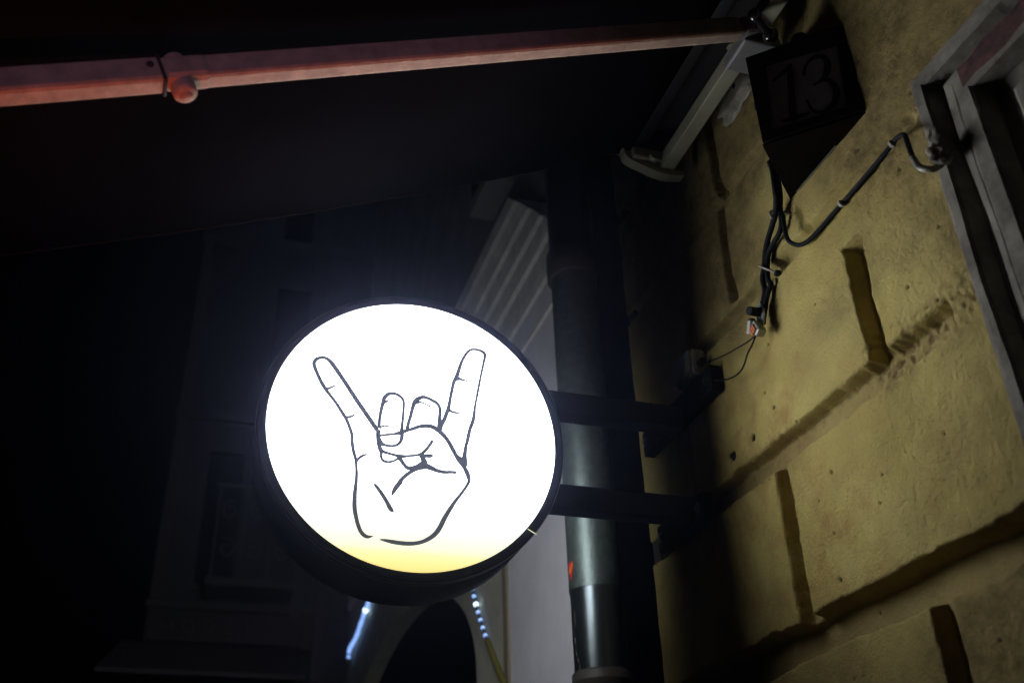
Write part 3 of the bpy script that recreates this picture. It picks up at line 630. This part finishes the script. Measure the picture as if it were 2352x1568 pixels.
bm = nb(); beam(bm, armp(-.165), armp(-.085), .041, .054, un, .012); obj("elbow_housing", bm, M_ARM, arm)
bm = nb(); beam(bm, armp(-.160), armp(-.1655), .044, .060, un, .002); obj("seam_gap", bm, M_SLOT, arm)
bm = nb(); c = armp(-.178)+un*.006+Vector((0, -.0205, 0)); lathe(bm, c, (0, -1, 0), [(0, .004), (.006, .003), (.006, -.002)], 12); obj("latch_hole", bm, M_SLOT, arm)
bm = nb(); a, b = armp(1.045), armp(1.10); beam(bm, a, b, .040, .046, un, .01); obj("shoulder_joint", bm, mat("grey_cast_metal", (.13, .13, .125), .5), arm)
# black link with two bright pins at the shoulder
M_GLOSS = mat("gloss_black_link", (.012, .012, .013), .15, spec=.8)
la, lb = at(1734, 36, Y=1.35), at(1770, 82, Y=1.35)
bm = nb(); tube(bm, [la, la.lerp(lb, .5), lb], .010, 14, 6); bmesh.ops.create_uvsphere(bm, u_segments=20, v_segments=12, radius=.017, matrix=Matrix.Translation(la)); bmesh.ops.create_uvsphere(bm, u_segments=20, v_segments=12, radius=.018, matrix=Matrix.Translation(lb)); obj("shoulder_link", bm, M_GLOSS, arm, smooth=True)

# ------------------------------------------------------------------ neighbouring house beyond the downpipe
nh = thing("neighbour_house", "pale grey house front with ribbed cornice and dark archway, beyond the downpipe", "building", (1.22, 4, 0))
M_PALE = mat("pale_render", (.74, .74, .75), .85, bump=.35, bscale=90, var=.1, vscale=5)
M_CREAM = mat("cream_render", (.52, .50, .38), .85, bump=.35, bscale=90, var=.2, vscale=7)
M_CORN = mat("cornice_stucco", (.76, .75, .66), .85, bump=.4, bscale=60, var=.25, vscale=9)
XN = 1.22
bm = nb(); box(bm, (XN, 2.83, 0), (XN+.3, 3.80, 3.93)); obj("pale_panel", bm, M_PALE, nh)
bm = nb(); box(bm, (XN+.03, 2.79, 0), (XN+1.4, 2.828, 7)); obj("side_wall", bm, M_DARK, nh)
bm = nb(); box(bm, (XN-.012, 3.80, 0), (XN+.3, 3.86, 3.93), .008); obj("panel_edge", bm, mat("brown_edge_paint", (.20, .16, .10), .8, bump=.3, bscale=60), nh)
# cream wall with an arch cut in it
yc, ra, zs_ = 6.06, 1.78, 2.62; bm = nb()
arc = [(yc-ra*math.cos(t), zs_+.72*math.sin(t)) for t in [math.pi*k/28 for k in range(29)]]
outer = [(3.86, 0), (3.86, 3.93), (8.0, 3.93), (8.0, 0), (yc+ra, 0)]
def strip(bm, inner, ytop, x0, x1):
    f = [bm.verts.new((x0, y, z)) for y, z in inner]; t = [bm.verts.new((x0, y, ytop)) for y, z in inner]; fb = [bm.verts.new((x1, y, z)) for y, z in inner]
    for k in range(len(inner)-1): bm.faces.new((f[k], f[k+1], t[k+1], t[k])); bm.faces.new((f[k], fb[k], fb[k+1], f[k+1]))
strip(bm, arc, 3.93, XN, XN+.10); box(bm, (XN, 3.862, 0), (XN+.098, yc-ra, 3.93)); box(bm, (XN, yc+ra, 0), (XN+.098, 7.9, 3.93))
obj("arch_wall", bm, M_CREAM, nh)
bm = nb(); box(bm, (XN+.10, 3.87, 0), (XN+.6, 7.9, 3.93)); obj("arch_shade_panel", bm, mat("passage_shade", (.004, .004, .005), .9, spec=0), nh)  # near-black back panel paints the shade inside the archway
bm = nb(); cp = [(.30, 3.935), (0, 3.935), (-.012, 3.94), (-.016, 3.985), (-.008, 3.995), (-.010, 4.09), (-.026, 4.10), (-.030, 4.125), (-.022, 4.135), (-.026, 4.20), (-.042, 4.21), (-.046, 4.235), (-.038, 4.245), (-.044, 4.31), (-.060, 4.32), (-.064, 4.345), (-.056, 4.355), (-.070, 4.41), (-.085, 4.43), (-.09, 4.50), (.3, 4.52)]
cp2 = [(XN+a, z) for a, z in cp]; yend = [max(2.84, 2.86+(z-3.93)*.9) for a, z in cp2]
A_ = [bm.verts.new((x, y, z)) for (x, z), y in zip(cp2, yend)]; B_ = [bm.verts.new((x, 7.9, z)) for x, z in cp2]
for k in range(len(cp2)-1): bm.faces.new((A_[k], A_[k+1], B_[k+1], B_[k]))
bm.faces.new(A_); obj("cornice", bm, M_CORN, nh)
bm = nb(); box(bm, (XN-.012, 2.84, 3.78), (XN+.002, 3.79, 3.80), .002); obj("string_line", bm, M_CORN, nh)
bm = nb(); box(bm, (XN+.05, 2.83, 4.51), (XN+.4, 7.9, 9)); obj("upper_wall", bm, mat("shaded_upper_render", (.20, .20, .17), .85, bump=.4, bscale=50, var=.3, vscale=4), nh)  # same front as below, its shadow put into a darker render colour
bm = nb(); c = at(1128, 415, X=XN-.02); box(bm, (c.x-.07, c.y-.17, c.z-.13), (XN+.05, c.y+.17, c.z+.13), .01); vb = obj("vent_box", bm, mat("grey_vent", (.22, .22, .19), .7), nh)
bm = nb(); box(bm, (c.x-.076, c.y-.08, c.z-.06), (c.x-.0705, c.y+.10, c.z+.08)); obj("vent_opening", bm, M_SLOT, vb)

# ------------------------------------------------------------------ LED strings on the arch
M_LED = mat("led_bulb", (.8, .9, 1), .3, emis=(.26, .46, 1.0), estr=1.15); M_LEDW = mat("led_bulb_bright", (.8, .9, 1), .3, emis=(.6, .8, 1.0), estr=3.)
M_WIRE = mat("clear_led_wire", (.10, .13, .2), .4)
def led(px, n, label, plane, r, bright, wire_r=.005, jit=0):
    t = thing("led_string", label, "string lights", at(*px[0], X=plane), "led strings beside the dark archway")
    P = spline([at(x, y, X=plane) for x, y in px], 10)
    bm = nb(); tube(bm, P, wire_r, 6, 1, smooth=False); obj("wire", bm, M_WIRE, t)
    L = [0]
    for a, b in zip(P, P[1:]): L.append(L[-1]+(b-a).length)
    src = None
    for k in range(n):
        s = L[-1]*(k+.3)/n; i = max(j for j in range(len(L)) if L[j] <= s); i = min(i, len(P)-2)
        p = P[i].lerp(P[i+1], (s-L[i])/max(1e-6, L[i+1]-L[i]))
        rr = r*(1.2 if k in bright else random.uniform(.85, 1.05))
        bm = nb(); bmesh.ops.create_icosphere(bm, subdivisions=2, radius=rr)
        me_ = bpy.data.meshes.new("bulb"); bm.to_mesh(me_); bm.free(); me_.materials.append(M_LEDW if k in bright else M_LED)
        o = bpy.data.objects.new("bulb", me_); COL.objects.link(o); o.parent = t; o.location = p-t.location
    return t
led([(853, 1360), (845, 1386), (829, 1430), (818, 1462), (803, 1490), (800, 1516)], 24, "dense blue-white LED string hanging at the left of the dark archway", XN-.03, .016, (5,))
led([(1078, 1330), (1087, 1362), (1098, 1404), (1112, 1450), (1119, 1470)], 8, "blue-white LED string of spaced bulbs at the right of the archway", XN-.02, .0095, (3,))
cab("garland_cable", [(1119, 1470), (1128, 1494), (1142, 1530), (1160, 1572), (1175, 1610)], .013, "olive cable trailing down from the right LED string", XN-.02, mat_=mat("olive_cable", (.16, .14, .03), .6))
# cloth behind the left string, with the bulbs' blue glow put into its colour
bm = nb(); cl = [at(x, y, X=XN-.0) for x, y in ((858, 1350), (893, 1350), (880, 1420), (850, 1462), (822, 1500), (808, 1512))]
rows = []
for k in range(9):
    t = k/8; a = at(856-54*t, 1355+155*t, X=XN+.01); b = at(905-88*t, 1355+158*t, X=XN+.09+.03*math.sin(k*2))
    rows.append([bm.verts.new(a.lerp(b, j/6)+Vector((.012*math.sin(j*2.2+k*.5), 0, 0))) for j in range(7)])
for a, b in zip(rows, rows[1:]):
    for j in range(6): bm.faces.new((a[j], a[j+1], b[j+1], b[j]))
o = obj("curtain", bm, mat("glow_blue_cloth", (.25, .36, .80), .9), None, smooth=True); tag(o, "cloth edge with the blue glow of the left LED string painted in", "curtain")

# ------------------------------------------------------------------ house closing the street
YE = 8.0
eh = thing("end_house", "dim pale house front closing the street, behind the glowing sign", "building", (0, YE, 0))
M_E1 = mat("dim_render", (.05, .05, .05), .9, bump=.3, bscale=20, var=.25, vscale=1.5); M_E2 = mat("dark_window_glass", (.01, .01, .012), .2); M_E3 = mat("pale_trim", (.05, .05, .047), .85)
wins = [(.42, .68, 7.42, 8.3), (.02, .30, 4.1, 5.2), (.42, .72, 5.75, 6.9), (.95, 1.22, 5.0, 6.4)]
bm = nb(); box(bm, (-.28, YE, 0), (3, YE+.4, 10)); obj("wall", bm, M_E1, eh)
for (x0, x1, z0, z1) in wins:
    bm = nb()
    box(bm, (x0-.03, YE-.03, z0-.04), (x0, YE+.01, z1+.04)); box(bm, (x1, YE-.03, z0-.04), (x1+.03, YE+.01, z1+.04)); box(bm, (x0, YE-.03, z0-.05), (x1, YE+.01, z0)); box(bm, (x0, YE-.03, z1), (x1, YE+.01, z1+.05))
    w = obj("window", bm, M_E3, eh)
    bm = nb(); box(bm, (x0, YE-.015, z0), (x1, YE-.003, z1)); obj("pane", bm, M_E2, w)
for z0, z1, d in ((5.48, 5.56, .08), (7.30, 7.40, .10), (3.9, 3.96, .05)):
    bm = nb(); box(bm, (-.30, YE-d, z0), (3, YE+.002, z1), .01); obj("ledge", bm, M_E3, eh)
for x0, x1, z0, z1 in ((.74, .86, 5.56, 9.5), (1.30, 1.36, 5.56, 9.5), (-.28, -.20, 3.96, 7.3), (.76, .84, 3.40, 4.6), (.95, 1.03, 3.40, 4.6)):
    bm = nb(); box(bm, (x0, YE-.06, z0), (x1, YE-.001, z1), .008); obj("pilaster", bm, M_E3, eh)
bm = nb(); box(bm, (1.4, YE-.02, 6.7), (1.48, YE-.001, 9.5)); obj("dark_slit", bm, M_E2, eh)
bc = thing("balcony", "dim wrought-iron balcony with scrollwork on the house behind the sign", "balcony", (.42, YE, 4.0))
bm = nb(); box(bm, (.10, YE-.45, 3.97), (.74, YE-.09, 4.03)); obj("slab", bm, M_E3, bc)
M_IRON = mat("grey_iron", (.08, .08, .08), .6, metal=.3)
bm = nb(); tube(bm, [(.10, YE-.44, 4.75), (.74, YE-.44, 4.75)], .014, 6, 1, smooth=False); obj("handrail", bm, M_IRON, bc)
for k in range(3):
    xc = .22+k*.2; bm = nb()
    for sg_ in (-1, 1): tube(bm, [(xc+sg_*.07*(1-t*.75)*math.cos(t*7.5+1.2), YE-.44, 4.4+sg_*.15+.085*(1-t*.75)*math.sin(t*7.5+1.2)) for t in [j/22 for j in range(23)]], .009, 6, 1, smooth=False)
    tube(bm, [(xc-.09, YE-.44, 4.03), (xc-.09, YE-.44, 4.75)], .008, 6, 1, smooth=False)
    obj("scroll_panel", bm, M_IRON, bc)
sh = thing("shop_sign", "blurred dim shop name board low on the house behind the sign", "sign", (.25, YE, 3.75))
bm = nb(); box(bm, (-.26, YE-.10, 3.64), (.86, YE-.062, 3.86), .005); obj("board", bm, mat("dark_board", (.02, .02, .02), .7), sh)
def letter(ch, x, z, s):
    bm = nb(); st = {"M": [[(0, 0), (0, 1)], [(0, 1), (.5, .3)], [(.5, .3), (1, 1)], [(1, 1), (1, 0)]], "O": [[(.5+.48*math.cos(t), .5+.5*math.sin(t)) for t in [k*math.pi/6 for k in range(13)]]],
      "D": [[(0, 0), (0, 1), (.6, .9), (.9, .5), (.6, .1), (0, 0)]], "E": [[(.9, 0), (0, 0), (0, 1), (.9, 1)], [(0, .5), (.7, .5)]], "L": [[(0, 1), (0, 0), (.8, 0)]], "A": [[(0, 0), (.5, 1), (1, 0)], [(.2, .4), (.8, .4)]]}[ch]
    for p in st: tube(bm, [(x+a*s*.9, YE-.112, z+b*s) for a, b in p], .010, 6, 1, smooth=False)
    obj("letter", bm, mat("dull_letter", (.06, .06, .055), .9), sh)
for i, ch in enumerate("MODEL"): letter(ch, -.17+i*.155, 3.70, .085)
sa = thing("shop_awning", "low pale sloping shop canopy under the name board at the lower left", "awning", (.25, YE, 3.4))
bm = nb(); prism(bm, [Vector((-.42, YE-.062, 3.63)), Vector((-.52, YE-.75, 3.28)), Vector((-.52, YE-.75, 3.25)), Vector((-.42, YE-.062, 3.60))], (1.35, 0, 0)); obj("canopy", bm, M_E3, sa)

# ------------------------------------------------------------------ thin volume added to give the sign its bloom-like halo
bm = nb(); box(bm, (-9, -9, -1), (9, 11, 11)); hz = obj("halo_haze", bm)
hm = bpy.data.materials.new("halo_haze"); hm.use_nodes = True; N = hm.node_tree.nodes
for n in list(N): N.remove(n)
out = N.new("ShaderNodeOutputMaterial"); pv = N.new("ShaderNodeVolumePrincipled"); pv.inputs["Color"].default_value = (.52, .62, 1, 1); pv.inputs["Density"].default_value = .0115
pv.inputs["Anisotropy"].default_value = .975
hm.node_tree.links.new(pv.outputs[0], out.inputs["Volume"]); hz.data.materials.append(hm); hz["kind"] = "stuff"
